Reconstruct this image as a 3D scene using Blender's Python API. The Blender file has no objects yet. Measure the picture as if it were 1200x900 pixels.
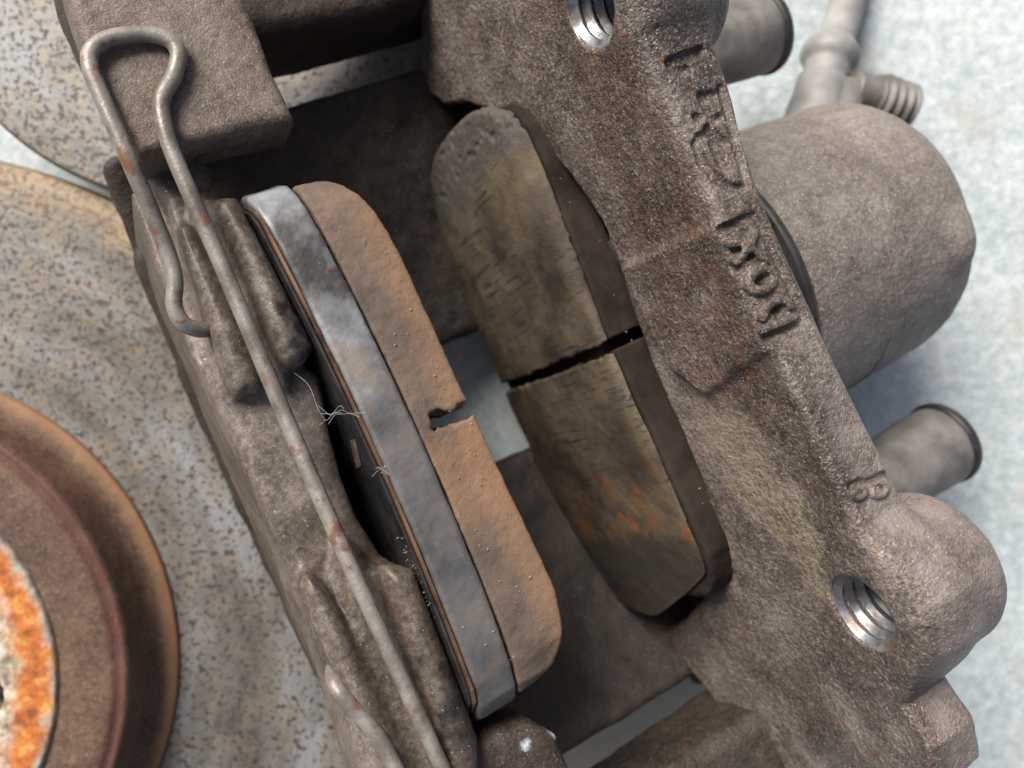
import bpy, bmesh, math, random
import numpy as np
from mathutils import Matrix, Vector

# ------------------------------------------------------------------ camera, sky, sun, exposure
F = 1100.0            # focal length in photo pixels (photo 1200 x 900)
TH = math.radians(22) # the caliper leans by this about its long axis
OZ = 106.0            # height of the caliper's reference point above the floor, mm
D = OZ + F/5.1        # camera height above the floor, mm
MM = 0.001
scn = bpy.context.scene
cam_d = bpy.data.cameras.new('camera'); cam = bpy.data.objects.new('camera', cam_d)
scn.collection.objects.link(cam); scn.camera = cam
cam.location = (0, 0, D*MM); cam.rotation_euler = (0, 0, 0)
cam_d.sensor_width = 36; cam_d.lens = 36*F/1200; cam_d.clip_start = 0.005; cam_d.clip_end = 60
cam_d.dof.use_dof = True; cam_d.dof.focus_distance = (D-126)*MM; cam_d.dof.aperture_fstop = 13.0
w = bpy.data.worlds.new('World'); scn.world = w; w.use_nodes = True
SUN_EL, SUN_AZ = math.radians(48), math.radians(-36)   # azimuth clockwise from +Y (top of the picture)
wn = w.node_tree; sky = wn.nodes.new('ShaderNodeTexSky'); sky.sky_type = 'NISHITA'; sky.sun_disc = False
sky.sun_elevation = SUN_EL; sky.sun_rotation = SUN_AZ; sky.air_density = 1.0; sky.dust_density = 6.0; sky.ozone_density = 1.0
wn.nodes['Background'].inputs[1].default_value = 0.07
wn.links.new(sky.outputs[0], wn.nodes['Background'].inputs[0])
sl = bpy.data.lights.new('sun', 'SUN'); sl.energy = 3.4; sl.angle = math.radians(30); sl.color = (1, .96, .9)
so = bpy.data.objects.new('sun', sl); scn.collection.objects.link(so)
sd_ = Vector((math.sin(SUN_AZ)*math.cos(SUN_EL), math.cos(SUN_AZ)*math.cos(SUN_EL), math.sin(SUN_EL)))
so.rotation_euler = (-sd_).to_track_quat('-Z', 'Y').to_euler(); so.location = sd_*2
vs = scn.view_settings; vs.view_transform = 'Standard'; vs.look = 'None'; vs.gamma = 1; vs.use_curve_mapping = False
vs.exposure = 0.55
scn.cycles.max_bounces = 6
rng = np.random.RandomState(7); random.seed(7)

# ------------------------------------------------------------------ frames
ah = np.array([.912, .41, 0]); ah /= np.linalg.norm(ah); T = np.array([ah[1], -ah[0], 0]); ZZ = np.array([0, 0, 1.])
cT, sT = math.cos(TH), math.sin(TH)
A = cT*ah - sT*ZZ; R = sT*ah + cT*ZZ; O = np.array([0, 0, OZ]); M3 = np.array([A, T, R]); CAM = np.array([0, 0, D])
# caliper axes: u along the disc axle, v along the pads, w towards the hub side (up, leaning)
def loc(px, py, axis, val):          # photo pixel -> caliper coordinates on the plane axis = val
    d = np.array([(px-600)/F, -(py-450)/F, -1.]); cl = M3@(CAM-O); dl = M3@d
    return cl + (val-cl[axis])/dl[axis]*dl
def uvw(pts, wv): return [tuple(loc(x, y, 2, wv)[[0, 1]]) for x, y in pts]   # plan outline at height w
def vwu(pts, uv): return [tuple(loc(x, y, 0, uv)[[1, 2]]) for x, y in pts]   # face outline at u
def wz(px, py, z): k = (D-z)/F; return np.array([(px-600)*k, -(py-450)*k, z])
def toworld(u, v, w): return O + u*A + v*T + w*R

# ------------------------------------------------------------------ scene helpers
COL = scn.collection
ROT = Matrix([(A[0], -T[0], R[0]), (A[1], -T[1], R[1]), (A[2], -T[2], R[2])])
BASE = {}
def thing(name, label, cat, base=None, group=None, frame=True):
    """Empty at the thing's base; frame=True: turned with the caliper, base given in u,v,w"""
    o = bpy.data.objects.new(name, None); COL.objects.link(o); o.empty_display_size = .01
    if frame:
        p = toworld(*base); o.matrix_world = Matrix.Translation(Vector(p*MM)) @ ROT.to_4x4()
    else:
        o.location = Vector(base)*MM
    o['label'] = label; o['category'] = cat
    if group: o['group'] = group
    BASE[o.name] = (np.array(base, float), frame)
    return o
def mesh_obj(name, V, Fc, mat, parent=None, smooth=True):
    """V in u,v,w (mm) for caliper things, world mm otherwise"""
    V = np.asarray(V, float)
    if parent is not None and parent.name in BASE:
        b, fr = BASE[parent.name]; V = V - b
        if fr: V = V*np.array([1, -1, 1])
    elif parent is not None:
        b, fr = BASE[parent.parent.name]; V = V - b
        if fr: V = V*np.array([1, -1, 1])
    me = bpy.data.meshes.new(name)
    Fc = np.asarray(Fc) if not isinstance(Fc, list) else Fc
    if isinstance(Fc, np.ndarray):
        n = len(Fc); me.vertices.add(len(V)); me.vertices.foreach_set('co', (V*MM).astype(np.float32).ravel())
        k = Fc.shape[1]
        me.loops.add(n*k); me.loops.foreach_set('vertex_index', Fc.astype(np.int32).ravel())
        me.polygons.add(n); me.polygons.foreach_set('loop_start', np.arange(n, dtype=np.int32)*k)
        me.update(calc_edges=True)
        p = V[Fc]; vol = np.einsum('ij,ij->i', p[:, 0], np.cross(p[:, 1], p[:, 2])).sum()
        if k == 4: vol += np.einsum('ij,ij->i', p[:, 0], np.cross(p[:, 2], p[:, 3])).sum()
        if vol < 0: me.flip_normals()
    else:
        me.from_pydata([tuple(p*MM) for p in V], [], Fc)
        bm = bmesh.new(); bm.from_mesh(me); bmesh.ops.recalc_face_normals(bm, faces=bm.faces); bm.to_mesh(me); bm.free()
    if smooth: me.polygons.foreach_set('use_smooth', np.ones(len(me.polygons), bool))
    me.materials.append(mat)
    o = bpy.data.objects.new(name, me); COL.objects.link(o)
    if parent is not None: o.parent = parent
    return o

# value noise on points (mm)
_LAT = rng.rand(64, 64, 64).astype(np.float32)*2-1
def vnoise(P, scale, seed=0):
    q = np.asarray(P, np.float32)/scale + seed*17.3 + 1000
    i = np.floor(q).astype(np.int64); f = q-i; f = f*f*(3-2*f); i &= 63; j = (i+1) & 63
    def L(a, b, c): return _LAT[a[:, 0] if 0 else a, b, c]
    x0, y0, z0 = i[:, 0], i[:, 1], i[:, 2]; x1, y1, z1 = j[:, 0], j[:, 1], j[:, 2]
    fx, fy, fz = f[:, 0], f[:, 1], f[:, 2]
    c00 = _LAT[x0, y0, z0]*(1-fx)+_LAT[x1, y0, z0]*fx; c10 = _LAT[x0, y1, z0]*(1-fx)+_LAT[x1, y1, z0]*fx
    c01 = _LAT[x0, y0, z1]*(1-fx)+_LAT[x1, y0, z1]*fx; c11 = _LAT[x0, y1, z1]*(1-fx)+_LAT[x1, y1, z1]*fx
    return (c00*(1-fy)+c10*fy)*(1-fz)+(c01*(1-fy)+c11*fy)*fz
def vnormals(V, Fc):
    p = V[Fc]; n = np.cross(p[:, 2]-p[:, 0], p[:, 3]-p[:, 1]) if Fc.shape[1] == 4 else np.cross(p[:, 1]-p[:, 0], p[:, 2]-p[:, 0])
    N = np.zeros_like(V)
    for k in range(Fc.shape[1]):
        for a in range(3): N[:, a] += np.bincount(Fc[:, k], n[:, a], len(V))
    return N/np.maximum(np.linalg.norm(N, axis=1, keepdims=True), 1e-9)
def rough(V, Fc, amps):
    N = vnormals(V, Fc); d = 0
    for k, (s, a) in enumerate(amps): d = d + vnoise(V, s, k)*a
    return V + N*d[:, None]

# ------------------------------------------------------------------ signed distance fields, surface nets
class Grid:
    def __init__(s, lo, hi, h):
        s.h = h; s.lo = np.array(lo, float); n = [int(math.ceil((b-a)/h))+1 for a, b in zip(lo, hi)]
        s.ax = [(lo[k]+h*np.arange(n[k])).astype(np.float32) for k in range(3)]
        s.u = s.ax[0][:, None, None]; s.v = s.ax[1][None, :, None]; s.w = s.ax[2][None, None, :]; s.n = n
    def sub(s, lo, hi):
        return tuple(slice(max(0, int((a-l)/s.h)), max(0, int((b-l)/s.h)+2)) for a, b, l in zip(lo, hi, s.lo))
def poly2(X, Y, P):
    P = np.array(P, np.float32); n = len(P)
    d = None; sg = None
    for i in range(n):
        a = P[i]; b = P[i-1]; ex, ey = b-a
        wx = X-a[0]; wy = Y-a[1]
        t = np.clip((wx*ex+wy*ey)/max(ex*ex+ey*ey, 1e-9), 0, 1)
        dd = (wx-ex*t)**2+(wy-ey*t)**2
        d = dd if d is None else np.minimum(d, dd)
        c1 = Y >= a[1]; c2 = Y < b[1]; c3 = ex*wy > ey*wx
        fl = (c1 & c2 & c3) | (~c1 & ~c2 & ~c3)
        sg = fl if sg is None else sg ^ fl
    return np.where(sg, -1, 1)*np.sqrt(d)
def extr(d2, x, a, b, r):           # 2-D distance extruded from a to b with rounded edges
    q = np.abs(x-(a+b)/2)-(b-a)/2+r; e = d2+r
    return np.minimum(np.maximum(e, q), 0)+np.sqrt(np.maximum(e, 0)**2+np.maximum(q, 0)**2)-r
def smin(a, b, k):
    h = np.maximum(k-np.abs(a-b), 0)/k; return np.minimum(a, b)-h*h*k*.25
def smax(a, b, k): return -smin(-a, -b, k)
def spl(P, n=6, closed=True):       # Catmull-Rom through the outline's points
    P = np.array(P, float); m = len(P); out = []
    for i in range(m if closed else m-1):
        g = lambda j: P[j % m] if closed else P[min(max(j, 0), m-1)]
        p0, p1, p2, p3 = g(i-1), g(i), g(i+1), g(i+2)
        for k in range(n):
            t = k/n; out.append(.5*(2*p1+(p2-p0)*t+(2*p0-5*p1+4*p2-p3)*t*t+(3*p1-p0-3*p2+p3)*t**3))
    if not closed: out.append(P[-1])
    return np.array(out)
def seg(g, a, b, sl):               # distance to a segment inside the sub-block sl
    u, v, w = g.u[sl[0]], g.v[:, sl[1]], g.w[:, :, sl[2]]
    ex, ey, ez = [float(b[k]-a[k]) for k in range(3)]; L = max(ex*ex+ey*ey+ez*ez, 1e-9)
    t = np.clip(((u-a[0])*ex+(v-a[1])*ey+(w-a[2])*ez)/L, 0, 1)
    return np.sqrt((u-a[0]-ex*t)**2+(v-a[1]-ey*t)**2+(w-a[2]-ez*t)**2)
def stroke(g, sd, pts, r, cut, k=.6):
    for a, b in zip(pts[:-1], pts[1:]):
        lo = np.minimum(a, b)-r-2; hi = np.maximum(a, b)+r+2; sl = g.sub(lo, hi)
        d = seg(g, a, b, sl)-r
        sd[sl] = smax(sd[sl], -d, k) if cut else smin(sd[sl], d, k)
def nets(g, sd):
    sd = np.ascontiguousarray(np.broadcast_to(sd, g.n), np.float32).copy()
    sd[0] = sd[-1] = 1; sd[:, 0] = sd[:, -1] = 1; sd[:, :, 0] = sd[:, :, -1] = 1
    ins = sd < 0; nx, ny, nz = sd.shape
    cnt = np.zeros((nx-1, ny-1, nz-1), np.int8)
    for a in (0, 1):
        for b in (0, 1):
            for c in (0, 1): cnt += ins[a:nx-1+a, b:ny-1+b, c:nz-1+c]
    act = (cnt > 0) & (cnt < 8); I = np.argwhere(act); idx = np.full(act.shape, -1, np.int64); idx[act] = np.arange(len(I))
    S = np.zeros((len(I), 3)); C = np.zeros(len(I))
    cs = {}
    for a in (0, 1):
        for b in (0, 1):
            for c in (0, 1): cs[a, b, c] = sd[I[:, 0]+a, I[:, 1]+b, I[:, 2]+c]
    for k1 in cs:
        for ax in range(3):
            if k1[ax] == 0:
                k2 = list(k1); k2[ax] = 1; d1 = cs[k1]; d2 = cs[tuple(k2)]
                m = (d1 < 0) != (d2 < 0); t = np.where(m, d1/np.where(m, d1-d2, 1), 0)
                p = np.tile(np.array(k1, float), (len(I), 1)); p[:, ax] += t
                S += p*m[:, None]; C += m
    V = g.lo + g.h*(I + S/C[:, None])
    Fs = []
    for ax in range(3):
        o1, o2 = [k for k in range(3) if k != ax]
        a = [slice(None)]*3; b = [slice(None)]*3; a[ax] = slice(0, -1); b[ax] = slice(1, None)
        sg = ins[tuple(a)] != ins[tuple(b)]; E_ = np.argwhere(sg); inn = ins[tuple(a)][sg]
        ok = (E_[:, o1] > 0) & (E_[:, o2] > 0) & (E_[:, o1] < idx.shape[o1]) & (E_[:, o2] < idx.shape[o2]); E_ = E_[ok]; inn = inn[ok]
        def at(d1, d2):
            q = E_.copy(); q[:, o1] -= d1; q[:, o2] -= d2; return idx[q[:, 0], q[:, 1], q[:, 2]]
        f = np.stack([at(1, 1), at(0, 1), at(0, 0), at(1, 0)], 1)
        fl = inn if ax != 1 else ~inn
        f[~fl] = f[~fl][:, ::-1]; Fs.append(f)
    return V, np.concatenate(Fs)
def sdf_obj(name, g, sd, mat, parent, amps=(), attrs=None):
    V, Fc = nets(g, sd)
    if amps: V = rough(V, Fc, amps)
    o = mesh_obj(name, V, Fc, mat, parent)
    for k, f in (attrs or {}).items():       # stains with a shape of their own, as a 0..1 value per vertex
        a = o.data.attributes.new(k, 'FLOAT', 'POINT'); a.data.foreach_set('value', f(V).astype(np.float32))
    return o
def blot(P, i, j, soft, wob=3.0, sc=5.0):     # soft-edged, wobbly blot: polygon P in axes i, j
    return lambda V: np.clip(.5-(poly2(V[:, i], V[:, j], P)+vnoise(V, sc)*wob+vnoise(V, sc*.3, 3)*wob*.5)/soft, 0, 1)

# ------------------------------------------------------------------ swept shapes
def tube(path, rad, n=14, cap=True):
    P = np.array(path, float); m = len(P); rad = np.broadcast_to(np.asarray(rad, float), (m,))
    tg = np.gradient(P, axis=0); tg /= np.linalg.norm(tg, axis=1, keepdims=True)
    ref = np.array([.123, .31, .94]); V = []
    nrm = np.cross(tg[0], ref); nrm /= np.linalg.norm(nrm)
    for i in range(m):
        nrm = nrm-tg[i]*nrm.dot(tg[i]); nrm /= np.linalg.norm(nrm); bn = np.cross(tg[i], nrm)
        for k in range(n):
            a = 2*math.pi*k/n; V.append(P[i]+rad[i]*(math.cos(a)*nrm+math.sin(a)*bn))
    Fc = [(i*n+k, i*n+(k+1) % n, (i+1)*n+(k+1) % n, (i+1)*n+k) for i in range(m-1) for k in range(n)]
    if cap: Fc += [tuple(range(n))[::-1], tuple((m-1)*n+k for k in range(n))]
    return V, Fc
def lathe(prof, c, ax, n=96, closed=False):
    """prof: (r, s) pairs; c: centre; ax: axis 'u' (caliper) or 'z' (world)"""
    V = []; m = len(prof)
    for r, s in prof:
        for k in range(n):
            a = 2*math.pi*k/n
            V.append((c[0]+s, c[1]+r*math.cos(a), c[2]+r*math.sin(a)) if ax == 'u' else (c[0]+r*math.cos(a), c[1]+r*math.sin(a), c[2]+s))
    Fc = [(i*n+k, i*n+(k+1) % n, (i+1)*n+(k+1) % n, (i+1)*n+k) for i in range(m-1) for k in range(n)]
    if closed: Fc += [((m-1)*n+k, (m-1)*n+(k+1) % n, (k+1) % n, k) for k in range(n)]
    return V, Fc

# ------------------------------------------------------------------ materials
class NT:
    def __init__(s, name, off=(0, 0, 0)):
        s.m = bpy.data.materials.new(name); s.m.use_nodes = True; s.t = s.m.node_tree
        s.b = s.t.nodes['Principled BSDF']; tc = s.t.nodes.new('ShaderNodeTexCoord')
        mp = s.t.nodes.new('ShaderNodeMapping'); mp.inputs['Scale'].default_value = (1000,)*3; mp.inputs['Location'].default_value = (off[0], -off[1], off[2])   # back to u, -v, w in mm
        s.t.links.new(tc.outputs['Object'], mp.inputs[0]); s.co = mp.outputs[0]
    def n(s, typ, **kw):
        x = s.t.nodes.new(typ)
        for k, v in kw.items(): setattr(x, k, v)
        return x
    def put(s, sock, v):
        if isinstance(v, bpy.types.NodeSocket): s.t.links.new(v, sock)
        elif isinstance(v, tuple) and len(v) == 3 and sock.type == 'RGBA': sock.default_value = (*v, 1)
        else: sock.default_value = v
    def scaled(s, sc, off=(0, 0, 0), rot=(0, 0, 0)):
        mp = s.n('ShaderNodeMapping'); mp.inputs['Scale'].default_value = sc; mp.inputs['Location'].default_value = off; mp.inputs['Rotation'].default_value = rot
        s.t.links.new(s.co, mp.inputs[0]); return mp.outputs[0]
    def noise(s, sc, det=4, ro=.55, vec=None, dist=0):
        x = s.n('ShaderNodeTexNoise'); s.put(x.inputs['Vector'], vec or s.co); x.inputs['Scale'].default_value = sc
        x.inputs['Detail'].default_value = det; x.inputs['Roughness'].default_value = ro; x.inputs['Distortion'].default_value = dist
        return x.outputs[0]
    def vor(s, sc, vec=None, rnd=1):
        x = s.n('ShaderNodeTexVoronoi'); s.put(x.inputs['Vector'], vec or s.co); x.inputs['Scale'].default_value = sc; x.inputs['Randomness'].default_value = rnd
        return x.outputs['Distance']
    def rng(s, v, a, b, c=0., d=1.):
        x = s.n('ShaderNodeMapRange'); s.put(x.inputs[0], v)
        for k, q in zip((1, 2, 3, 4), (a, b, c, d)): x.inputs[k].default_value = q
        return x.outputs[0]
    def math(s, op, a, b=0.):
        x = s.n('ShaderNodeMath', operation=op); s.put(x.inputs[0], a); s.put(x.inputs[1], b); return x.outputs[0]
    def mix(s, f, a, b):
        x = s.n('ShaderNodeMix', data_type='RGBA'); s.put(x.inputs[0], f); s.put(x.inputs[6], a); s.put(x.inputs[7], b); return x.outputs[2]
    def ramp(s, f, stops):
        x = s.n('ShaderNodeValToRGB'); s.put(x.inputs[0], f); e = x.color_ramp.elements
        while len(e) < len(stops): e.new(.5)
        for q, (p, c) in zip(e, stops): q.position = p; q.color = (*c, 1)
        return x.outputs[0]
    def attr(s, name):
        x = s.n('ShaderNodeAttribute'); x.attribute_name = name; return x.outputs['Fac']
    def axis(s, k):
        x = s.n('ShaderNodeSeparateXYZ'); s.put(x.inputs[0], s.co); return x.outputs[k]
    def bump(s, h, dist, st=1., prev=None):
        x = s.n('ShaderNodeBump'); x.inputs['Strength'].default_value = st; x.inputs['Distance'].default_value = dist*MM
        s.put(x.inputs['Height'], h)
        if prev is not None: s.put(x.inputs['Normal'], prev)
        return x.outputs[0]
    def done(s, col, ro=.6, me=0., nrm=None, spec=.5):
        s.put(s.b.inputs['Base Color'], col); s.put(s.b.inputs['Roughness'], ro); s.put(s.b.inputs['Metallic'], me)
        s.b.inputs['Specular IOR Level'].default_value = spec
        if nrm is not None: s.put(s.b.inputs['Normal'], nrm)
        return s.m
def cast_iron(name, dark, mid, light, rust=.5, specks=.5, grain=.5, gsc=.9, ro=.62, me=0., extra=None, spec=.5, off=(0, 0, 0), lite=.45):
    n = NT(name, off)
    big = n.noise(.035, 4, .6); med = n.noise(.16, 5, .6); fine = n.noise(gsc, 2.5, .55); tiny = n.noise(2.2, 2, .5)
    f = n.math('ADD', n.math('MULTIPLY', big, .5), n.math('ADD', n.math('MULTIPLY', med, .3), n.math('MULTIPLY', fine, .35)))
    col = n.ramp(f, [(.44, dark), (.57, mid), (.70, light)])
    col = n.mix(n.rng(tiny, .35, .7, 0, .5), col, dark)
    col = n.mix(n.rng(n.noise(1.5, 3, .6, n.scaled((1, 1, 1), (31, 7, 3))), .56, .68, 0, lite), col, tuple(min(1, c*1.75) for c in light))
    rmask = n.math('MULTIPLY', n.rng(n.noise(.05, 2), .45, .62), n.rng(n.noise(.42, 4, .6), .54, .68, 0, rust))
    col = n.mix(rmask, col, n.mix(n.noise(.8, 3), (.26, .085, .03), (.12, .04, .02)))
    if extra: col = extra(n, col)
    col = n.mix(n.rng(n.vor(.55), .05, .09, specks, 0), col, (.62, .6, .57))
    h = n.math('ADD', n.math('MULTIPLY', fine, .7), n.math('ADD', n.math('MULTIPLY', med, .9), n.math('MULTIPLY', tiny, .5)))
    return n.done(col, n.rng(fine, .3, .7, ro-.1, ro+.14), me, n.bump(h, grain), spec)

def stain(n, col):       # pale dried mud on the mounting face, grey dust on the outer knob
    col = n.mix(n.math('MULTIPLY', n.attr('rusty'), n.rng(n.noise(.35, 4, .6), .44, .64, 0, .45)), col, n.mix(n.noise(.9, 3), (.07, .032, .021), (.22, .10, .052)))
    col = n.mix(n.math('MULTIPLY', n.attr('dust'), n.rng(n.noise(.12, 5, .6), .36, .6, .1, .75)), col, (.24, .20, .185))
    mk = n.math('MULTIPLY', n.attr('mud'), n.rng(n.noise(.8, 4), .36, .6, .15, .85))
    return n.mix(mk, col, (.31, .25, .175))
def grease(n, col): return n.mix(n.math('MULTIPLY', n.attr('grease'), n.rng(n.noise(.3, 4), .35, .6, .4, .95)), col, (.016, .014, .012))
def paint(n, col): return n.mix(n.attr('paint'), col, (.42, .47, .52))
M = {}
M['carrier'] = cast_iron('carrier cast iron', (.034, .025, .020), (.125, .097, .081), (.29, .24, .205), .4, .8, .6, .95, .48, 0., stain, off=(40, 0, -60))
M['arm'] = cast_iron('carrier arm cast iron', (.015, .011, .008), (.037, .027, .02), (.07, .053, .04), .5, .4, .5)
M['finger'] = cast_iron('caliper finger cast iron', (.05, .038, .028), (.125, .098, .075), (.25, .21, .175), .15, .6, .12, .7, .42, 0., grease, lite=.15)
M['bridge'] = cast_iron('dark cast iron with painted shade', (.012, .009, .007), (.032, .024, .018), (.062, .047, .036), .3, .3, .4)  # darker copy of the iron: shade on the bridge put into its colour
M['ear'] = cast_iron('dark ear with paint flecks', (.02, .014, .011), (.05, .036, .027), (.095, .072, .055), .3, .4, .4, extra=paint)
M['block'] = cast_iron('ear cast iron', (.05, .036, .026), (.13, .097, .072), (.22, .175, .138), .2, .45, .3, .55, .6)
M['housing'] = cast_iron('piston housing cast iron', (.10, .08, .068), (.19, .16, .14), (.30, .263, .235), .12, .9, .5, .75, .62)
def rubber():
    n = NT('grey weathered rubber'); f = n.noise(.12, 5)
    return n.done(n.ramp(f, [(.35, (.10, .092, .085)), (.65, (.21, .195, .18))]), .55, 0, n.bump(n.noise(.6, 3), .1))
M['rubber'] = rubber()
def plain(name, c1, c2, sc, ro, me=0., bd=.08):
    n = NT(name); return n.done(n.mix(n.rng(n.noise(sc, 5, .6), .35, .65), c1, c2), ro, me, n.bump(n.noise(sc*4, 3), bd))
M['hose'] = plain('pale grey dusty hose', (.20, .195, .185), (.34, .335, .325), .08, .5)
M['black'] = plain('black rubber', (.012, .012, .012), (.035, .033, .03), .3, .5)
M['shim'] = plain('black coated steel shim', (.012, .012, .013), (.04, .038, .036), .2, .38)
M['brass'] = plain('tarnished copper edge', (.34, .20, .11), (.07, .035, .028), .07, .42, .6)
def thread():
    n = NT('cut steel thread'); col = n.mix(n.rng(n.noise(.3, 4), .35, .65), (.36, .38, .40), (.17, .175, .18))
    col = n.mix(n.rng(n.noise(.22, 4), .52, .66, 0, .8), col, (.13, .07, .035))
    return n.done(col, .4, n.rng(n.noise(.22, 4), .5, .62, .8, .2), n.bump(n.noise(.9, 3), .08))
M['thread'] = thread()
M['web'] = plain('pale fibre', (.55, .57, .6), (.42, .42, .42), .5, .7)
M['crumb'] = plain('dust crumb', (.42, .38, .32), (.2, .17, .14), .25, .8)
def wire():
    n = NT('weathered spring wire'); col = n.ramp(n.noise(.13, 5), [(.35, (.15, .13, .108)), (.6, (.30, .272, .238))])
    col = n.mix(n.rng(n.noise(.22, 3), .6, .68, 0, .8), col, (.22, .085, .035))
    return n.done(col, n.rng(n.noise(.5, 4), .35, .65, .32, .6), .3, n.bump(n.noise(1.4, 4), .1))
M['wire'] = wire()
def plate(name, d, l, ox, me=.12):
    n = NT(name); a = n.noise(.06, 5, .6); col = n.ramp(a, [(.36, d), (.62, l)])
    col = n.mix(n.rng(n.noise(.11, 6, .7), .52, .66, 0, ox), col, (.5, .51, .53)) if ox < .5 else n.mix(n.math('MULTIPLY', n.rng(n.noise(.07, 4, .6), .38, .68, 0, ox), n.rng(n.axis(1), -20, 40, .15, 1)), col, n.mix(n.rng(n.noise(.06, 2), .5, .6), (.50, .53, .58), (.48, .40, .31)))
    if me: col = n.mix(n.rng(n.noise(.3, 4), .64, .7, 0, .5), col, (.2, .10, .05))
    return n.done(col, n.rng(a, .3, .7, .42, .62) if me else .9, me, n.bump(n.noise(.8, 4), .12), .5 if me else .12)
M['plate'] = plate('oxidised backing plate steel', (.05, .047, .045), (.115, .108, .103), .55)
M['plate_dark'] = plate('dark backing plate steel', (.016, .012, .010), (.040, .030, .024), .0, 0.)
def lining_left():
    n = NT('brown brake lining', (-25, 0, -62)); x = n.axis(0)      # rust crust along the worn rim of the lining
    a = n.noise(.07, 5, .6); col = n.ramp(a, [(.34, (.085, .064, .052)), (.5, (.125, .092, .071)), (.66, (.175, .125, .092))])
    e = n.math('ADD', x, n.math('MULTIPLY', n.math('SUBTRACT', n.noise(.08, 4), .5), 9))
    e2 = n.math('ADD', n.rng(e, -19.5, -14.5, 0, .75), n.math('MULTIPLY', n.rng(n.math('ADD', n.axis(1), n.math('MULTIPLY', a, 14)), 4, -1, 0, .7), n.rng(n.math('ADD', n.axis(1), n.math('MULTIPLY', n.noise(.09, 4), 24)), -20, -8, 0, 1)))
    col = n.mix(e2, col, n.mix(n.noise(.2, 4), (.265, .16, .092), (.19, .115, .072)))
    col = n.mix(n.rng(n.noise(1.6, 2), .62, .72, 0, .5), col, (.05, .035, .03))
    return n.done(col, .8, 0, n.bump(n.math('ADD', n.noise(1.3, 4), n.noise(.4, 3)), .16), .3)
M['lining'] = lining_left()
def lining_right():
    n = NT('olive brown brake lining', (30, 0, -72)); a = n.noise(.05, 5, .6)
    col = n.ramp(a, [(.36, (.034, .025, .018)), (.5, (.08, .06, .039)), (.66, (.145, .112, .07))])
    s = n.noise(.5, 3, .5, n.scaled((1, 1.9, .15), rot=(math.radians(10), 0, 0)))
    col = n.mix(n.math('MULTIPLY', n.rng(s, .54, .62, 0, .9), n.rng(n.noise(.035, 2), .43, .54)), col, (.022, .02, .018))
    r = n.math('MULTIPLY', n.rng(n.noise(.16, 5), .5, .62), n.rng(n.axis(1), -25, -50, 0, .9))
    col = n.mix(r, col, n.mix(n.noise(.6, 3), (.10, .035, .015), (.30, .12, .03)))
    end = n.math('ABSOLUTE', n.math('ADD', n.axis(1), n.math('ADD', -.5, n.math('MULTIPLY', n.math('SUBTRACT', n.noise(.12, 4), .5), 8))))
    col = n.mix(n.rng(end, 50, 54, 0, .85), col, n.mix(n.noise(.5, 4), (.03, .027, .023), n.mix(n.rng(n.axis(1), -10, 10), (.05, .042, .034), (.12, .11, .098))))
    return n.done(col, .75, 0, n.bump(n.math('ADD', n.noise(1.4, 5), n.math('MULTIPLY', n.noise(.25, 3), .4)), .22), .35)
M['lining2'] = lining_right()
def concrete():
    n = NT('pale concrete'); a = n.noise(.012, 4); b = n.noise(.24, 5, .65)
    col = n.ramp(n.math('ADD', n.math('MULTIPLY', a, .4), n.math('MULTIPLY', b, .6)), [(.37, (.31, .36, .368)), (.51, (.45, .505, .515)), (.64, (.58, .64, .65))])
    col = n.mix(n.rng(n.vor(.028), .03, .055, .55, 0), col, (.13, .12, .11))
    col = n.mix(n.math('MULTIPLY', n.rng(n.noise(.03, 3), .56, .66), .35), col, (.42, .36, .28))
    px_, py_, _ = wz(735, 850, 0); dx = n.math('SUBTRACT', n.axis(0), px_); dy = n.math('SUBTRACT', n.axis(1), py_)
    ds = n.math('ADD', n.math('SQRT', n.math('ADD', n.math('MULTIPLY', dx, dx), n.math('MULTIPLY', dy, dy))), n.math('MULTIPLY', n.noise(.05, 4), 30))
    col = n.mix(n.rng(ds, 40, 62, .9, 0), col, n.mix(n.noise(.15, 4), (.78, .64, .42), (.48, .38, .24)))      # warm bounce light painted on the floor as a tan patch
    return n.done(col, .75, 0, n.bump(n.noise(.3, 5), .6))
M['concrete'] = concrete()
def ring_mat(name, seed):
    n = NT(name); x, y = n.axis(0), n.axis(1)
    rad = n.math('SQRT', n.math('ADD', n.math('MULTIPLY', x, x), n.math('MULTIPLY', y, y)))
    ang = n.math('ARCTAN2', y, x)
    cm = n.n('ShaderNodeCombineXYZ'); n.put(cm.inputs[0], n.math('MULTIPLY', ang, 34)); n.put(cm.inputs[1], rad); cm.inputs[2].default_value = seed
    p = cm.outputs[0]
    a = n.noise(.05, 5, .6, p); col = n.ramp(a, [(.36, (.085, .079, .066)), (.5, (.145, .14, .126)), (.64, (.225, .23, .233))])
    col = n.mix(n.rng(n.noise(.16, 5, .6), .48, .64, 0, .45), col, (.24, .18, .115))
    col = n.mix(n.rng(n.noise(.7, 3, .6, p), .55, .7, 0, .5), col, (.15, .14, .135))
    pit = n.math('MAXIMUM', n.rng(n.noise(.46, 3, .5), .60, .64, 0, .95), n.rng(n.noise(.85, 3, .5), .59, .64, 0, .8))
    col = n.mix(pit, col, n.mix(n.noise(.1, 2), (.035, .027, .024), (.085, .042, .03)))
    col = n.mix(n.rng(n.math('ADD', rad, n.math('MULTIPLY', n.noise(.08, 4), 12)), 150, 164, 0, .6), col, n.mix(n.noise(.15, 4), (.36, .27, .13), (.26, .15, .08)))
    return n.done(col, n.rng(a, .3, .7, .42, .58), .3, n.bump(n.math('ADD', n.noise(.5, 4, .6, p), n.math('MULTIPLY', pit, -1.)), .18))
M['ring'] = ring_mat('pitted disc face', 0.)
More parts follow.
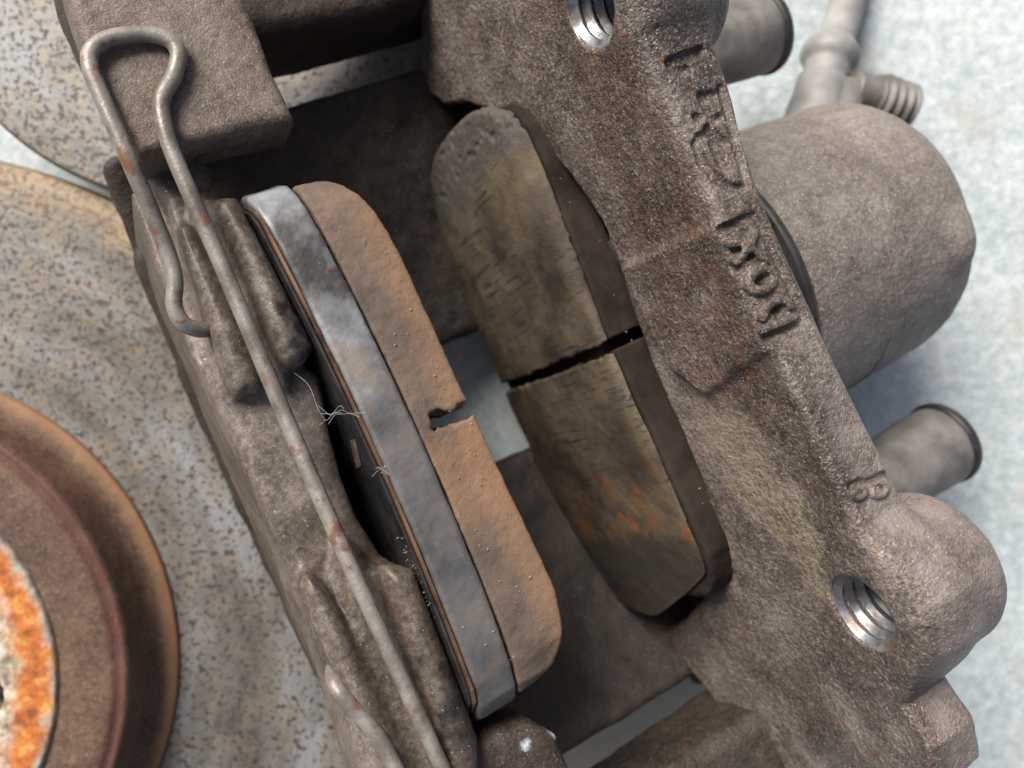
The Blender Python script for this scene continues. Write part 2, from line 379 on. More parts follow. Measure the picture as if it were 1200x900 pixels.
def hat_rust_highlight(n, col):    # redder rust in the groove, orange crust and a painted highlight on the outer lip
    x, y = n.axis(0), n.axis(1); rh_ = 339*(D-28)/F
    rad = n.math('ADD', n.math('SQRT', n.math('ADD', n.math('MULTIPLY', x, x), n.math('MULTIPLY', y, y))), n.math('MULTIPLY', n.math('SUBTRACT', n.noise(.2, 4), .5), 2.5))
    col = n.mix(n.math('MULTIPLY', n.rng(rad, rh_-13, rh_-10.6, 0, .85), n.rng(rad, rh_-9.6, rh_-6.5, 1, 0)), col, (.085, .026, .017))
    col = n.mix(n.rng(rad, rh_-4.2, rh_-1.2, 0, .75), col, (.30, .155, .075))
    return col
M['hat'] = cast_iron('rusty brown disc hat', (.05, .028, .019), (.13, .078, .05), (.22, .135, .083), .4, .5, .3, .6, .72, extra=hat_rust_highlight)
def mount_face():
    n = NT('orange rust and white oxide'); x, y = n.axis(0), n.axis(1)
    rad = n.math('SQRT', n.math('ADD', n.math('MULTIPLY', x, x), n.math('MULTIPLY', y, y)))
    e = n.math('ADD', rad, n.math('MULTIPLY', n.math('SUBTRACT', n.noise(.1, 5, .65), .5), 16))
    base = n.ramp(n.noise(.22, 5, .7), [(.36, (.16, .12, .08)), (.5, (.44, .38, .28)), (.64, (.64, .61, .54))])
    rust = n.ramp(n.noise(.18, 6, .7), [(.36, (.22, .06, .02)), (.52, (.50, .15, .025)), (.7, (.62, .42, .14))])
    m = n.math('MULTIPLY', n.rng(e, 50, 55), n.rng(e, 60.5, 64, 1, 0))
    col = n.mix(m, base, rust); col = n.mix(n.rng(e, 61, 65), col, (.33, .29, .26))
    return n.done(col, .8, 0, n.bump(n.noise(.4, 5), .5))
M['mount_face'] = mount_face()
M['rust_edge'] = cast_iron('rusted disc rim', (.03, .018, .013), (.11, .06, .035), (.26, .16, .08), .8, .1, .4)

# ------------------------------------------------------------------ the floor and the two discs
S = 6000
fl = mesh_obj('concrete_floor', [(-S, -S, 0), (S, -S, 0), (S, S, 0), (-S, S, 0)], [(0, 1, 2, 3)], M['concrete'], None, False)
fl['kind'] = 'structure'; fl['label'] = 'pale bluish concrete floor under the brake parts'
ZR = 28.0
c1 = wz(-128, 774, ZR); R1 = 600*(D-ZR)/F; rh = 339*(D-ZR)/F
disc = thing('brake_disc', 'large pitted brake disc with brown hat and orange rusted mounting face', 'brake disc', (c1[0], c1[1], 0), frame=False)
c0 = (c1[0], c1[1], 0)
V, Fc = lathe([(rh-6, 2), (R1-1, 0.2), (R1, 1.2), (R1, 9), (R1-14, 9.2), (R1-14, 19), (R1, 19.2), (R1, ZR-1.2), (R1-1.2, ZR), (R1-6, ZR+.05), (R1-12, ZR), (R1-25, ZR), (rh+20, ZR), (rh+.5, ZR), (rh-6, ZR-.3)], c0, 'z', 220, True)
ringo = mesh_obj('friction_ring', V, Fc, M['ring'], disc, False)
hp = [(rh-8, ZR-2), (rh, ZR-1), (rh, ZR+1.2), (rh-.5, ZR+2), (rh-3, ZR+2.8), (rh-5.2, ZR+4), (rh-6.8, ZR+8), (rh-7.6, ZR+18.5), (rh-8.2, ZR+20.5), (rh-9.4, ZR+21), (rh-10.4, ZR+20.0), (rh-11.4, ZR+21.2), (rh-13, ZR+22), (rh-20, ZR+22.3), (62, ZR+22.2), (58, ZR+22), (58, ZR+12), (rh-12, ZR+10), (rh-12, ZR-2)]
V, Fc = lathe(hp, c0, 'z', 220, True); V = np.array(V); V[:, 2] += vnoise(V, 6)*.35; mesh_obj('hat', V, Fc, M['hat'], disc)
g = Grid((c1[0]-73, c1[1]-73, ZR-2), (c1[0]+73, c1[1]+73, ZR+27), 1.0)
r2 = np.sqrt((g.u-c1[0])**2+(g.v-c1[1])**2)
sd = extr(np.maximum(r2-63.5, 32-r2), g.w, ZR, ZR+24.3, 1.2)
hb = wz(-24, 815, ZR+24); a0 = math.atan2(hb[1]-c1[1], hb[0]-c1[0]); rb = min(50, math.hypot(hb[1]-c1[1], hb[0]-c1[0]))
for k in range(5):
    a = a0+k*2*math.pi/5; sd = np.maximum(sd, np.minimum(7-np.sqrt((g.u-c1[0]-rb*math.cos(a))**2+(g.v-c1[1]-rb*math.sin(a))**2), g.w-ZR-3))
sdf_obj('mounting_face', g, sd, M['mount_face'], disc, ((4, .25), (1.5, .15)))
Z2 = 37.0; k2 = (D-Z2)/F
c2 = wz(227, -93, Z2); R2 = 330*k2
disc2 = thing('brake_disc', 'smaller grey brake disc lapping over the rim of the large disc', 'brake disc', (c2[0], c2[1], 0), frame=False)
V, Fc = lathe([(38, 28.6), (R2-1, 28.6), (R2, 29.5), (R2, Z2-1), (R2-1, Z2), (R2-12, Z2), (38, Z2)], (c2[0], c2[1], 0), 'z', 200, True)
mesh_obj('friction_ring', V, Fc, M['ring'], disc2, False)
V, Fc = lathe([(38, Z2-.5), (42, 30), (42, 1), (41, 0), (14, 0), (14, 6), (36, 6), (36, Z2-.5)], (c2[0], c2[1], 0), 'z', 120, True)
mesh_obj('hat', V, Fc, M['rust_edge'], disc2, False)

# ------------------------------------------------------------------ carrier
UB = 34.5; WR = 48.0
carrier = thing('caliper_carrier', 'brown cast iron carrier with cast lettering and two threaded mounting holes', 'caliper bracket', (40, 0, -60))
win = vwu([(490, 0), (490, 70), (500, 110), (520, 126), (545, 122), (575, 133), (610, 152), (640, 180), (668, 208), (690, 240), (708, 272), (723, 310), (745, 380), (762, 425), (792, 497), (820, 560), (836, 610), (840, 645), (833, 680), (818, 706), (800, 728), (779, 738), (783, 755), (815, 795), (838, 825), (836, 870), (842, 920)], UB)
out = win + [(122, -50), (130, -38), (129, 5), (121, 26), (112, 38), (103, 41), (94, 38), (89, 43), (82, 51), (72, 54.5), (62, 52), (54, WR), (32, WR), (13, WR), (-12, WR), (-21, WR), (-44, WR), (-52, WR), (-60, WR+5), (-70, WR+5.5), (-80, WR+1), (-86, 36), (-98, 30), (-114, 12), (-120, -12)]
g = Grid((32, -124, -66), (64, 134, 58), .38)
p2 = poly2(g.v[0], g.w[0], out)[None]
sd = extr(p2, g.u, UB, 47.2+5.2*np.clip((-16-g.v)/28, 0, 1)+1.2*np.clip((g.v-25)/20, 0, 1), 2.2)
sd = smax(sd, ((g.w-WR)+(UB+2.0-g.u)-6*np.clip((g.v+22)/10, 0, 1))*.7, 3)   # soft shoulder beside the emblem
for hv, hw in (vwu([(690, 8)], UB)[0], vwu([(1010, 719)], UB)[0]):
    d2 = np.sqrt((g.v-hv)**2+(g.w-hw+1)**2)-17
    sd = smin(sd, extr(d2, g.u, UB+3, 61.5, 6), 5)
# ridge towards the lettering strip, slimmer outer ends
bossP = vwu([(736, 312), (838, 264), (850, 264), (902, 408), (832, 460), (790, 425)], UB)
bp = poly2(g.v[0], g.w[0], bossP)[None]
sd = smin(sd, extr(np.maximum(bp, g.w-WR+.2), g.u+1.9*np.clip((30-g.w)/26, 0, 1.3), UB-1.15, UB+4, 1.1), 2.2)
holes = []
for hv, hw in (vwu([(690, 8)], UB)[0], vwu([(1010, 719)], UB)[0]):
    holes.append((hv, hw)); sd = smax(sd, 8.4-np.sqrt((g.v-hv)**2+(g.w-hw)**2), .8)
sd = np.ascontiguousarray(np.broadcast_to(sd, g.n)).copy(); base_sd = sd.copy()
def on(p, h=0.): # lettering: where the photo pixel meets the casting's top
    w_ = WR
    for _ in range(4):
        q = loc(p[0], p[1], 2, w_); iu = int(np.clip(round((q[0]-g.lo[0])/g.h), 1, g.n[0]-2)); iv = int(np.clip(round((q[1]-g.lo[1])/g.h), 1, g.n[1]-2))
        c_ = base_sd[iu, iv]; ins_ = np.nonzero(c_ < 0)[0]
        if not len(ins_): break
        k_ = ins_[-1]; w_ = g.ax[2][k_]+g.h*c_[k_]/(c_[k_]-c_[min(k_+1, g.n[2]-1)])
        w_ = float(np.clip(w_, WR-5, WR+5))
    q = loc(p[0], p[1], 2, w_); return np.array([q[0], q[1], w_+h])
def cut(*pts, r=.75, h=0.): stroke(g, sd, [on(p, h-.2) for p in pts], r+.2, True, .25)
def rai(*pts, r=.7, h=.3): stroke(g, sd, [on(p, h) for p in pts], r+.1, False, .4)
def ringpts(c, ra, rt, n=14, a0=0, a1=2*math.pi):
    ex = np.array([.912, -.41])*ra; ey = np.array([.41, .912])*rt
    return [tuple(np.array(c)+ex*math.cos(a0+(a1-a0)*k/n)+ey*math.sin(a0+(a1-a0)*k/n)) for k in range(n+1)]
# figure one, stamped deep
cut((788, 72), (822, 59), r=1.0); cut((787, 73), (790, 79), (804, 81.5), r=1.15, h=-.2)
# maker's emblem: slanted frame with strokes inside
cut((845, 103), (862, 160), (876, 218), r=0.82); cut((850, 118), (866, 180), r=0.62)
cut((816, 168), (824, 190), (838, 206), r=0.82); cut((838, 206), (855, 219), (868, 219), r=0.82)
cut((822, 113), (838, 110), r=0.87); cut((823, 113), (829, 128), (838, 141), r=0.92); cut((838, 141), (843, 138), r=.9)
cut((818, 137), (821, 138), r=.9); cut((821, 160), (828, 157), r=.85); cut((832, 150), (840, 160), (849, 166), r=1.12); cut((836, 168), (846, 190), (852, 200), r=0.67)
# framed word: bar, x, o, b
cut((842, 270), (884, 252), r=.8); cut((888, 256), (915, 312), (944, 374), r=.7)
rai((853, 286), (874, 291), (895, 306), r=.8); rai((861, 309), (875, 293), (884, 272), r=.8)
rai(*ringpts((890, 329), 15, 12), r=.85); rai(*ringpts((909, 366), 17, 12, 10, -math.pi*.5-1.57, math.pi*.5-1.57), r=.85)
rai((891, 388), (928, 373), r=.9); cut((894, 396), (940, 378), r=.75, h=.3)
cut((862, 292), (865, 291), r=.8); cut((877, 300), (880, 299), r=.8); cut((861, 312), (863, 313), r=.7); cut((889, 330), (892, 329), r=.9); cut((908, 363), (912, 361), r=.8)
# figure eight
rai(*ringpts((1005, 577), 7, 6), r=.6); rai(*ringpts((1028, 573), 9, 7), r=.65)
cut((998, 570), (1010, 566), (1020, 567), (1032, 560), (1046, 556), r=.7, h=.2)
cut((1005, 577), (1006, 577.5), r=.7); cut((1028, 573), (1029, 573.5), r=.8)
mudP = vwu([(812, 462), (862, 478), (900, 525), (940, 585), (966, 645), (974, 690), (955, 682), (915, 632), (868, 585), (828, 530)], UB)
sdf_obj('mount_plate', g, sd, M['carrier'], carrier, ((9, .3), (2.6, .10), (1.1, .06)),
        {'rusty': lambda V: np.clip((V[:, 2]-12+vnoise(V, 9)*12)/12, 0, 1)*np.clip((46.5-V[:, 2])/2, 0, 1)*np.clip((34-V[:, 1])/16, 0, 1), 'mud': blot(mudP, 1, 2, 6, 4.5), 'dust': lambda V: np.clip((V[:, 0]-36.5)/4, 0, 1)*np.clip((V[:, 1]-5)/30, 0, 1)})
for hv, hw in holes:
    prof = []; s_ = UB+.2
    while s_ < 58: prof += [(8.6, s_), (8.6, s_+.5), (7.0, s_+1.6), (7.0, s_+2.0)]; s_ += 3.1
    prof += [(8.5, s_), (9.2, s_), (9.2, UB+.2)]
    V, Fc = lathe(prof, (0, hv, hw), 'u', 64, True); mesh_obj('threaded_bore', V, Fc, M['thread'], carrier)
for v0, v1 in ((-112, -66), (72, 114)):       # walls added behind the pad ends to block light from the right
    g = Grid((44, v0-3, -84), (60, v1+3, -2), 1.0)
    d = np.maximum(np.abs(g.v-(v0+v1)/2)-(v1-v0)/2, np.abs(g.w+44)-36)
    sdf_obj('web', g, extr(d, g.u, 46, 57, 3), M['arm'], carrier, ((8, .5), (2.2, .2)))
# bridge arms over the disc, and the ears at the far side
for sgn, v0, v1 in ((-1, -127, -104), (1, 106, 129)):
    g = Grid((-56, v0-4, -60), (46, v1+4, -4), .9)
    sd = extr(poly2(g.u[:, :, 0], g.w[0, 0][None, :], spl([(44, -22), (44, -52), (20, -55), (-30, -52), (-52, -44), (-54, -18), (-30, -20), (10, -24)], 5))[:, None, :], g.v, v0, v1, 5)
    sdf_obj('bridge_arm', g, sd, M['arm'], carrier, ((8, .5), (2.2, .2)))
ear = uvw([(60, -60), (95, 58), (106, 80), (162, 182), (215, 168), (345, 139), (284, -10), (255, -80)], 2)
g = Grid((-64, -126, -18), (-14, -66, 6), .55)
sdf_obj('ear_block', g, extr(poly2(g.u[:, :, 0], g.v[0, :, 0][None, :], ear)[:, :, None]+0*g.w, g.w, -15, 2, 2.6)-.0, M['block'], carrier, ((7, .4), (1.6, .12)))
ear = uvw([(520, 930), (548, 882), (590, 853), (625, 843), (655, 862), (672, 905), (660, 960)], -8)
g = Grid((-62, 60, -30), (0, 110, -2), .6)
sdf_obj('ear_block', g, extr(poly2(g.u[:, :, 0], g.v[0, :, 0][None, :], ear)[:, :, None]+0*g.w, g.w, -27, -8, 3), M['ear'], carrier, ((7, .5), (1.6, .15)), {'paint': lambda V: np.maximum(blot(uvw([(612, 872), (622, 866), (623, 869), (614, 878)], -8), 0, 1, .8, .7, 2)(V), blot(uvw([(640, 850), (648, 852), (657, 866), (650, 866)], -8), 0, 1, .8, .7, 2)(V))})

# ------------------------------------------------------------------ caliper
caliper = thing('brake_caliper', 'floating brake caliper with round piston housing and two-fingered outer side', 'brake caliper', (60, 0, -88))
g = Grid((-66, -84, -62), (-36, 92, 4), .55)
left = uvw([(150, 200), (172, 262), (186, 305), (216, 372), (236, 420), (248, 455), (290, 548), (332, 645), (380, 757), (425, 860), (470, 960)], -8)
mid = uvw([(478, 672), (448, 650), (420, 606), (400, 556), (386, 500), (376, 440)], -12)
plan = left + [(-41, 88), (-41, 50), (-42, 32)] + mid + [(-42, -30), (-41, -50), (-41, -80)]
sd = extr(poly2(g.u[:, :, 0], g.v[0, :, 0][None, :], plan)[:, :, None]+0*g.w, g.w, -60, -11.5, 3.5)
def lump(px, wv, top, r, k, lo=-40, lim=None, sm=True):
    global sd
    P = uvw(px, wv); P = spl(P, 4) if sm else P
    d = poly2(g.u[:, :, 0], g.v[0, :, 0][None, :], P)[:, :, None]+0*g.w
    if lim is not None: d = np.maximum(d, g.u-lim+.0006*g.v**2)
    sd = smin(sd, extr(d, g.w, lo, top, r), k)
lump([(246, 236), (275, 228), (312, 240), (350, 290), (372, 375), (362, 418), (335, 428), (312, 398), (288, 335), (262, 280)], -3, -.8, 5.5, 1.6, lim=-36.9)
lump([(446, 672), (475, 664), (515, 690), (545, 750), (560, 830), (560, 930), (520, 930), (505, 850), (476, 765)], -3, -.8, 5.5, 1.6, lim=-36.9)
lump([(201, 268), (218, 254), (240, 285), (308, 436), (292, 458), (268, 452), (232, 350)], -3, -4.0, 4.2, 3)
lump([(355, 690), (384, 688), (470, 862), (500, 960), (446, 960), (398, 800)], -3, -4.0, 4.2, 3)
lump([(228, 240), (262, 236), (340, 425), (330, 450), (280, 400)], -3, -7.5, 3, 3)
lump([(400, 660), (445, 668), (520, 860), (540, 960), (480, 960)], -3, -7.5, 3, 3)
pk = extr(poly2(g.u[:, :, 0], g.v[0, :, 0][None, :], uvw([(140, 150), (196, 225), (214, 300), (240, 372), (252, 410), (238, 415), (170, 330)], -6))[:, :, None]+0*g.w, g.w, -22, 20, 2); sd = smax(sd, -pk, 2)
ha = np.array([*loc(401, 764, 2, -8)[:2], -9.]); hb_ = np.array([*loc(414, 797, 2, -8)[:2], -9.])
sd = np.ascontiguousarray(sd); stroke(g, sd, [ha, hb_], 2.6, True, .8); stroke(g, sd, [ha-[0, 0, 4], hb_-[0, 0, 4]], 2.4, True, .8)
grP = uvw([(325, 300), (350, 310), (375, 390), (362, 430), (330, 425), (322, 370)], -2)
sdf_obj('finger_frame', g, sd, M['finger'], caliper, ((9, .15), (2.2, .06), (1.0, .04)), {'grease': lambda V: np.maximum(blot(grP, 0, 1, 3, 4.)(V), blot(uvw([(500, 780), (548, 790), (556, 860), (520, 880)], -3), 0, 1, 3, 4.)(V))})
# the bridge that spans both pads, with its inspection window
g = Grid((-62, -104, -104), (66, 106, -34), 1.1)
rr = np.sqrt((g.v-2)**2+(g.w-110)**2); av = np.abs(g.v-2)
thick = 9+12*np.clip((60-av)/40, 0, 1)*np.clip((10-g.u)/40, 0, 1)
band = smax(185-rr, rr-185-thick, 3)
sd = smax(smax(band, av-97.5, 4), np.abs(g.u-1)-60, 4)
ww = np.sqrt(np.maximum(np.abs(g.u-20)-21, 0)**2+np.maximum(np.abs(g.v-.3)-15.5, 0)**2)-4.5
sd = smax(sd, -ww, 3)
wall = np.maximum(np.maximum(np.abs(g.u+50)-8.5, np.abs(g.v)-70), np.maximum(g.w+48, -95-g.w)); wall = np.maximum(wall, rr-187)
sd = smin(sd, wall, 6)
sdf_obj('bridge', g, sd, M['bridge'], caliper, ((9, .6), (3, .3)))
# piston housing
HV, HW, HR = .5, -17.5, 39.5
g = Grid((56, HV-47, HW-47), (152, HV+47, HW+47), .8)
rr = np.sqrt((g.v-HV)**2+(g.w-HW)**2)
cone = rr-HR-.035*(100-g.u)
sd = smax(extr(cone*1.0, g.u, 60, 140, 17), 71-g.u, 2)
bq = loc(1118, 238, 2, 2)
sd = smin(sd, np.sqrt((g.u-124)**2+((g.v-HV-10)*.8)**2+((g.w-HW-31.5)*1.1)**2)-8.6, 2.0)
foot = np.maximum(np.maximum(np.abs(g.v-HV)-28, np.abs(g.u-70)-9), np.maximum(g.w+46, -64-g.w)); sd = smin(sd, foot, 8)
sdf_obj('piston_housing', g, sd, M['housing'], caliper, ((12, .25), (2.4, .14), (1.1, .08)))
V, Fc = lathe([(20, 38), (29, 38), (30, 44), (35, 45), (35.5, 47), (33, 49), (35, 55), (37.5, 60), (39.2, 63), (39.6, 66), (38.2, 67.6), (38.4, 68.2), (40.3, 68.4), (41.2, 69.4), (40.8, 70.8), (38, 71.4), (20, 71.4)], (0, HV, HW), 'u', 120, True)
mesh_obj('dust_boot', V, Fc, M['black'], caliper)
for bv, bw in ((-66, -20), (69.5, -21)):
    V, Fc = lathe([(2, 46), (9, 46), (9.4, 60), (9.8, 84), (10.6, 94), (11.6, 98), (11.9, 100), (11.2, 102), (11.5, 108), (12.0, 118), (12.2, 125), (11.9, 128), (11, 129.6), (5, 130), (2, 130)], (0, bv, bw), 'u', 64, True)
    b = mesh_obj('guide_boot', V, Fc, M['rubber'], caliper)
    V, Fc = lathe([(11.6, 126.6), (12.7, 127), (12.9, 128.2), (12.6, 129.6), (11, 130.4), (10.6, 128.6)], (0, bv, bw), 'u', 64, True)
    mesh_obj('rim', V, Fc, M['black'], b)
    V, Fc = lathe([(2, 40), (6, 40), (6, 58), (2, 58)], (0, bv, bw), 'u', 32, True); mesh_obj('guide_pin', V, Fc, M['plate'], caliper)
V, Fc = tube([(97+1.2*math.sin(a*2), HV+(HR+.15)*math.sin(a), HW+(HR+.15)*math.cos(a)) for a in np.linspace(-.1, 1.6, 60)], .16, 6); mesh_obj('casting_seam', V, Fc, M['wire'], caliper)
# bleed screw with its ribbed rubber cap
p0 = loc(998, 103, 2, -24); p1 = loc(1064, 128, 2, -24)
p0 = np.array([134, -27, -26.]) if False else p0
L = np.linalg.norm(p1-p0); ts = np.linspace(0, 1, 60); path = [p0+(p1-p0)*t for t in ts]
rad = [7.2+.8*math.sin(t*2*math.pi*6.5) if .38 < t < .95 else (6.0 if t <= .38 else 6.6*math.sqrt(max(0, 1-((t-.95)/.05)**2))+.3) for t in ts]
V, Fc = tube(path, rad, 28); mesh_obj('bleed_screw_cap', V, Fc, M['rubber'], caliper)
V, Fc = tube([np.array([138, -22, -24.]), p0, p0+(p1-p0)*.3], [4.2, 4.6, 4.6], 20); mesh_obj('bleed_port', V, Fc, M['rubber'], caliper)

# brake hose
q = [loc(930, 190, 2, -30), loc(958, 118, 2, -30), loc(966, 92, 2, -30), loc(975, 58, 2, -30), loc(990, 15, 2, -31), loc(1004, -60, 2, -32), loc(1005, -170, 2, -33)]
hose = thing('brake_hose', 'grey brake hose with crimped ferrule joining the piston housing', 'hose', tuple(q[3]+np.array([0, 0, -6])))
pp = spl(q, 12, False)
V, Fc = tube(pp[30:], 5.8, 24); mesh_obj('hose_line', V, Fc, M['hose'], hose)
fr = np.array([8.2]*10+[8.4]*8+[7.2]*8+[8.0, 8.8, 9.3, 9.5, 9.5, 9.2, 8.6, 7.8, 7.0, 6.2])
V, Fc = tube(pp[4:4+len(fr)], fr, 28); mesh_obj('ferrule', V, Fc, M['hose'], hose)

# ------------------------------------------------------------------ pads
# outer pad: plate and lining, seen on edge
pad = thing('brake_pad', 'brown brake pad with grey backing plate and notched slot beside the spring wire', 'brake pad', (-25, 0, -62))
plateP = [(-64, -18), (-63.5, -11), (-61.5, -6), (-58, -2.6), (-53, -.7), (-46, .2), (-30, .4), (0, .6), (30, .4), (48, .2), (56, -.7), (61.5, -2.8), (65, -6.5), (66.5, -12), (67, -18), (67, -34), (60, -52), (40, -60), (0, -64), (-40, -60), (-60, -52), (-64, -34)]
g = Grid((-38, -68, -66), (-23, 70, 3), .55)
sd = extr(poly2(g.v[0], g.w[0], plateP)[None], g.u+.0006*(g.v-0)**2, -34.9, -25.0, .9)
sdf_obj('backing_plate', g, sd, M['plate'], pad, ((8, .15), (1.5, .08)))
g = Grid((-29, -66, -66), (-8, 67, 3), .45)
pl = [(-36, -60.5)]+list(spl([(-25, -60.5), (-20.5, -59.5), (-17, -56.5), (-14.2, -51.5), (-12.6, -45), (-11.8, -36), (-11.4, 0), (-10.8, 40), (-11.4, 49), (-13.2, 55.5), (-16.6, 60.5), (-21, 63.2), (-26, 64)], 5, False))+[(-36, 64)]
sd = extr(poly2(g.u[:, :, 0], g.v[0, :, 0][None, :], pl)[:, :, None]+0*g.w, g.w, -60, .1, .6)
sd = np.maximum(sd, -24.6-g.u-.0006*g.v**2); sd = smax(sd, poly2(g.v[0], g.w[0], plateP)[None]-.1, .8)
sv = loc(531, 487, 2, 0)
rag = np.random.RandomState(3); jw = vnoise(np.stack(np.broadcast_arrays(g.u*1.0, g.v*1.0, g.w*1.0), -1).reshape(-1, 3), 1.7).reshape(g.n)
sd = np.maximum(sd, -(np.maximum(np.abs(g.v-sv[1]-.1*(g.u+16))-1.9, -21.5-g.u)+jw*1.0))
sdf_obj('friction_lining', g, sd, M['lining'], pad, ((8, .14), (1.6, .1), (.9, .08)))
bow = lambda v: -.0006*v*v
def sheet(u0, u1, top, P=None):
    n = 40; V = []; vs_ = np.linspace(-60, 63, n); Fc = []
    for v in vs_:
        e = top-1.2*max(0, (abs(v-1.5)-55)/6.5)**2*6
        for uu, ww in ((u0, -52), (u0, e), (u1, e), (u1, -52)): V.append((uu+bow(v), v, ww))
    for i in range(n-1):
        for k in range(4): Fc.append((i*4+k, i*4+(k+1) % 4, i*4+4+(k+1) % 4, i*4+4+k))
    Fc += [(0, 1, 2, 3), tuple((n-1)*4+k for k in (3, 2, 1, 0))]
    return V, Fc
V, Fc = sheet(-35.85, -35.15, -.2); mesh_obj('copper_shim', V, Fc, M['brass'], pad, False)
V, Fc = sheet(-36.7, -36.1, -1.2); mesh_obj('black_shim', V, Fc, M['shim'], pad, False)
for px in ([(396, 527), (403, 523), (409, 547), (403, 551)], [(411, 516), (417, 515), (424, 546), (418, 549)]):     # worn print on the shim
    P = [loc(x, y, 0, -36.8) for x, y in px]; V = [p+np.array([k, 0, 0]) for k in (0, -.15) for p in P]
    mesh_obj('worn_print', V, [(0, 1, 2, 3), (7, 6, 5, 4)]+[(k, (k+1) % 4, 4+(k+1) % 4, 4+k) for k in range(4)], M['block'], pad, False)
# inner pad, lining face turned to the camera
pad2 = thing('brake_pad', 'olive brown brake pad with scored face and full-width slot against the lettered carrier', 'brake pad', (30, 0, -72))
outl = spl([(-50, .3), (-56, -.6), (-62, -4.5), (-67.5, -14), (-71.5, -30), (-72.5, -48), (-69, -62), (-58, -68.5), (-30, -70.5), (0, -72.5), (45, -72.5), (64, -70), (73, -62), (77, -48), (76.5, -32), (72.5, -16), (66, -5), (59, -.6), (50, .3), (0, .4)], 4)
g = Grid((21, -76, -76), (33, 81, 3), .45)
P2 = poly2(g.v[0], g.w[0], outl)[None]
sd = extr(P2, g.u-.0005*(g.v-2)**2-.0011*(g.w+36)**2, 24.0, 36, 1.6)
cc = np.interp(g.ax[1], [-75, -50, -25, -4, 3, 12, 40, 60], [9, 7.5, 4.6, .5, .8, 2.5, 3.5, 4]).astype(np.float32)[None, :, None]
sd = smax(sd, ((g.w+cc)*.85-(g.u-24.7))*.76, 1.6)
sd = smax(sd, ((g.v-59.5+.37*(g.w+36))*.17-(g.u-24.7))*.95, 1.0); sd = smax(sd, ((-54-g.v)*.26-(g.u-24.7))*.95, 3.)
jw = vnoise(np.stack(np.broadcast_arrays(g.u*1.0, g.v*1.0, g.w*1.0), -1).reshape(-1, 3), 1.6).reshape(g.n)
sd = np.maximum(sd, -(np.abs(g.v-.9-.02*(g.w+36))-1.5+jw*.55))
edge_u = 27.6+3.6*np.clip((-g.v-4)/42, 0, 1); sd = np.maximum(sd, g.u-edge_u)
pm = np.maximum(0, -(np.abs(g.v+60)-9))*0
sd = sd + np.maximum(0, jw-.25)*1.3*np.clip((-54-g.v)/4, 0, 1)
sdf_obj('friction_lining', g, sd, M['lining2'], pad2, ((9, .3), (2.5, .1), (.9, .05)))
g = Grid((25, -78, -78), (42, 82, 3), .6)
sd = extr(poly2(g.v[0], g.w[0], outl)[None]-.2, g.u, 27.8+3.6*np.clip((-g.v-4)/42, 0, 1), 39.5, .8)
sd = np.maximum(sd, -np.maximum(np.abs(g.v-1.2)-1.4, -6-g.w)); sd = smax(sd, np.maximum(-66-g.v, g.v-70), 4)
sdf_obj('backing_plate', g, sd, M['plate_dark'], pad2, ((5, .25), (1.5, .12)))

# ------------------------------------------------------------------ retaining spring
def wp(x, y, wv): return loc(x, y, 2, wv)
W_ = [wp(256, 388, -15), wp(244, 386, -10), wp(232, 386, -8), wp(214, 378, -6), wp(204, 358, -5), wp(205, 330, -4), wp(198, 300, -3), wp(176, 245, 0), wp(150, 185, 3.2), wp(122, 120, 4.0), wp(106, 80, 4.0), wp(108, 58, 4.0), wp(128, 45, 4.0), wp(165, 40, 4.0), wp(196, 46, 4.0), wp(209, 62, 4.0), wp(204, 88, 4.0), wp(191, 113, 4.0), wp(190, 135, 4.0), wp(199, 170, 4.0), wp(222, 225, 3.2), wp(262, 315, 1.2), wp(330, 478, -.8), wp(400, 640, -1.2), wp(460, 772, -1), wp(515, 893, -.5), wp(560, 990, 0), wp(576, 1040, 0), wp(560, 1062, 0), wp(530, 1050, -1), wp(500, 985, -2), wp(466, 906, -3.2), wp(442, 862, -4.2), wp(418, 833, -5), wp(399, 812, -5.5), wp(391, 797, -7.5), wp(391, 784, -11), wp(396, 776, -16), wp(402, 774, -20)]
spring = thing('retaining_spring', 'bent grey spring wire with looped end hooked along the caliper fingers', 'spring', (-52, 0, -3))
V, Fc = tube(spl(W_, 8, False), 1.76, 16); V = np.array(V)+0
mesh_obj('wire', V, Fc, M['wire'], spring)

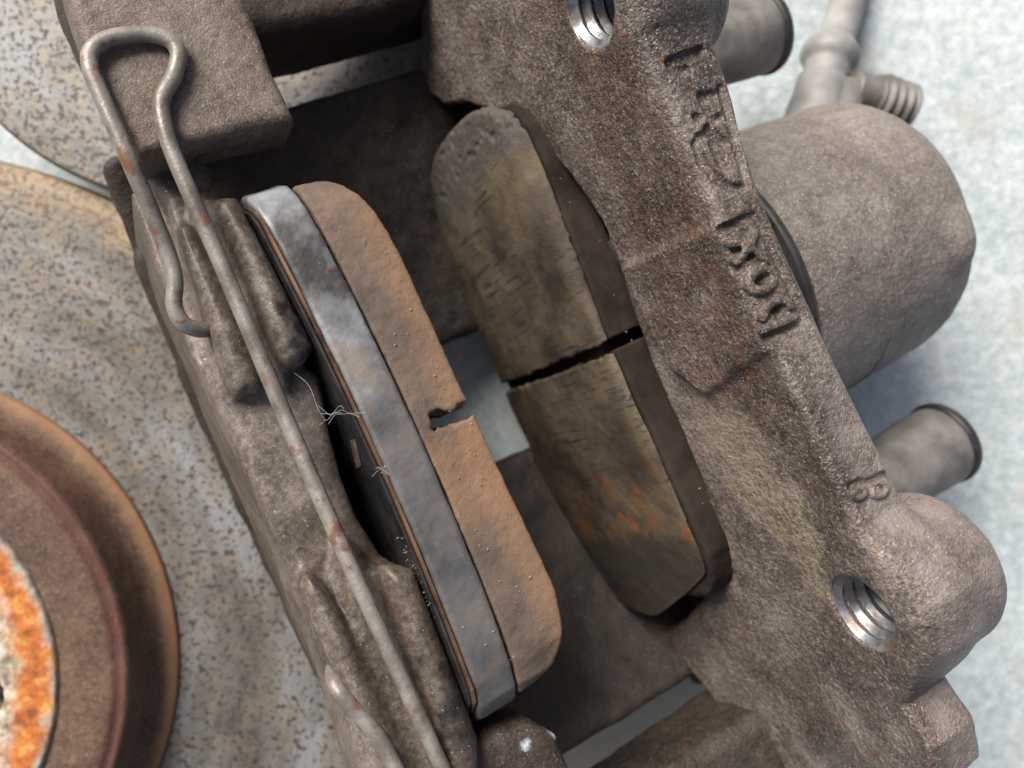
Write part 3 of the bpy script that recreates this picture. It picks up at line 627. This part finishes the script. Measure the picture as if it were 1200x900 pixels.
# ------------------------------------------------------------------ cobweb and crumbs
def hairs(name, label, cat, specs, base, r):
    o = thing(name, label, cat, base); Vs, Fs = [], []
    rr_ = random.Random(5)
    for pts in specs:
        V, Fc = tube(spl(pts, 6, False), r, 5); k = len(Vs); Vs += list(V); Fs += [tuple(i+k for i in f) for f in Fc]
    mesh_obj('strands', Vs, Fs, M['web'], o); return o
rw = random.Random(11); sp = [[wp(345, 437, -6), wp(362, 452, -3), wp(372, 478, -1), wp(380, 492, -1), wp(374, 498, -3)]]
for k in range(4):
    a = (rw.uniform(370, 385), rw.uniform(468, 498)); b = (rw.uniform(400, 432), rw.uniform(470, 500))
    m = ((a[0]+b[0])/2+rw.uniform(-8, 8), (a[1]+b[1])/2+rw.uniform(-12, 10)); m2 = ((a[0]+2*b[0])/3+rw.uniform(-6, 6), (a[1]+2*b[1])/3+rw.uniform(-8, 8))
    sp.append([wp(*a, -2), wp(*m, -1), wp(*m2, -.4), wp(*b, .9)])
for k in range(6):
    a = (rw.uniform(430, 446), rw.uniform(520, 560)); b = (rw.uniform(440, 458), rw.uniform(545, 575))
    sp.append([wp(*a, -1.5), wp((a[0]+b[0])/2+rw.uniform(-5, 5), (a[1]+b[1])/2, -.5), wp(*b, .7)])
hairs('cobweb', 'white tangled fibres caught on the black shim beside the wire', 'cobweb', sp, (-38, 0, -6), .032)
# pale crumbs scattered on pads and castings: nobody could count them
V, Fc = [], []
def crumb(p, s):
    k = len(V); o6 = [(1, 0, 0), (-1, 0, 0), (0, 1, 0), (0, -1, 0), (0, 0, 1), (0, 0, -1)]
    for d in o6: V.append(np.array(p)+np.array(d)*s*np.array([rw.uniform(.5, 1.3) for _ in range(3)]))
    for f in ((0, 2, 4), (2, 1, 4), (1, 3, 4), (3, 0, 4), (2, 0, 5), (1, 2, 5), (3, 1, 5), (0, 3, 5)): Fc.append(tuple(k+i for i in f))
for k in range(80):
    v = rw.uniform(-56, 56); u = rw.choice((rw.uniform(-24, -12.5), rw.uniform(-34, -25), rw.uniform(-23, -14))); 
    crumb((u-.0006*v*v*.5, v, .35), rw.choice((.12, .16, .2, .26)))
for k in range(60): v = rw.uniform(20, 40); crumb((-36.85-.0006*v*v, v, rw.uniform(-9, -2)), rw.choice((.1, .14, .2)))
for k in range(14): v = rw.uniform(-45, 52); crumb((rw.uniform(31, 37), v, .7), rw.choice((.14, .2, .26)))
cr = mesh_obj('dirt_crumbs', [toworld(*p) for p in V], Fc, M['crumb'], None, False); cr['kind'] = 'stuff'; cr['label'] = 'pale crumbs of dust scattered over the pads'; cr['category'] = 'dust'
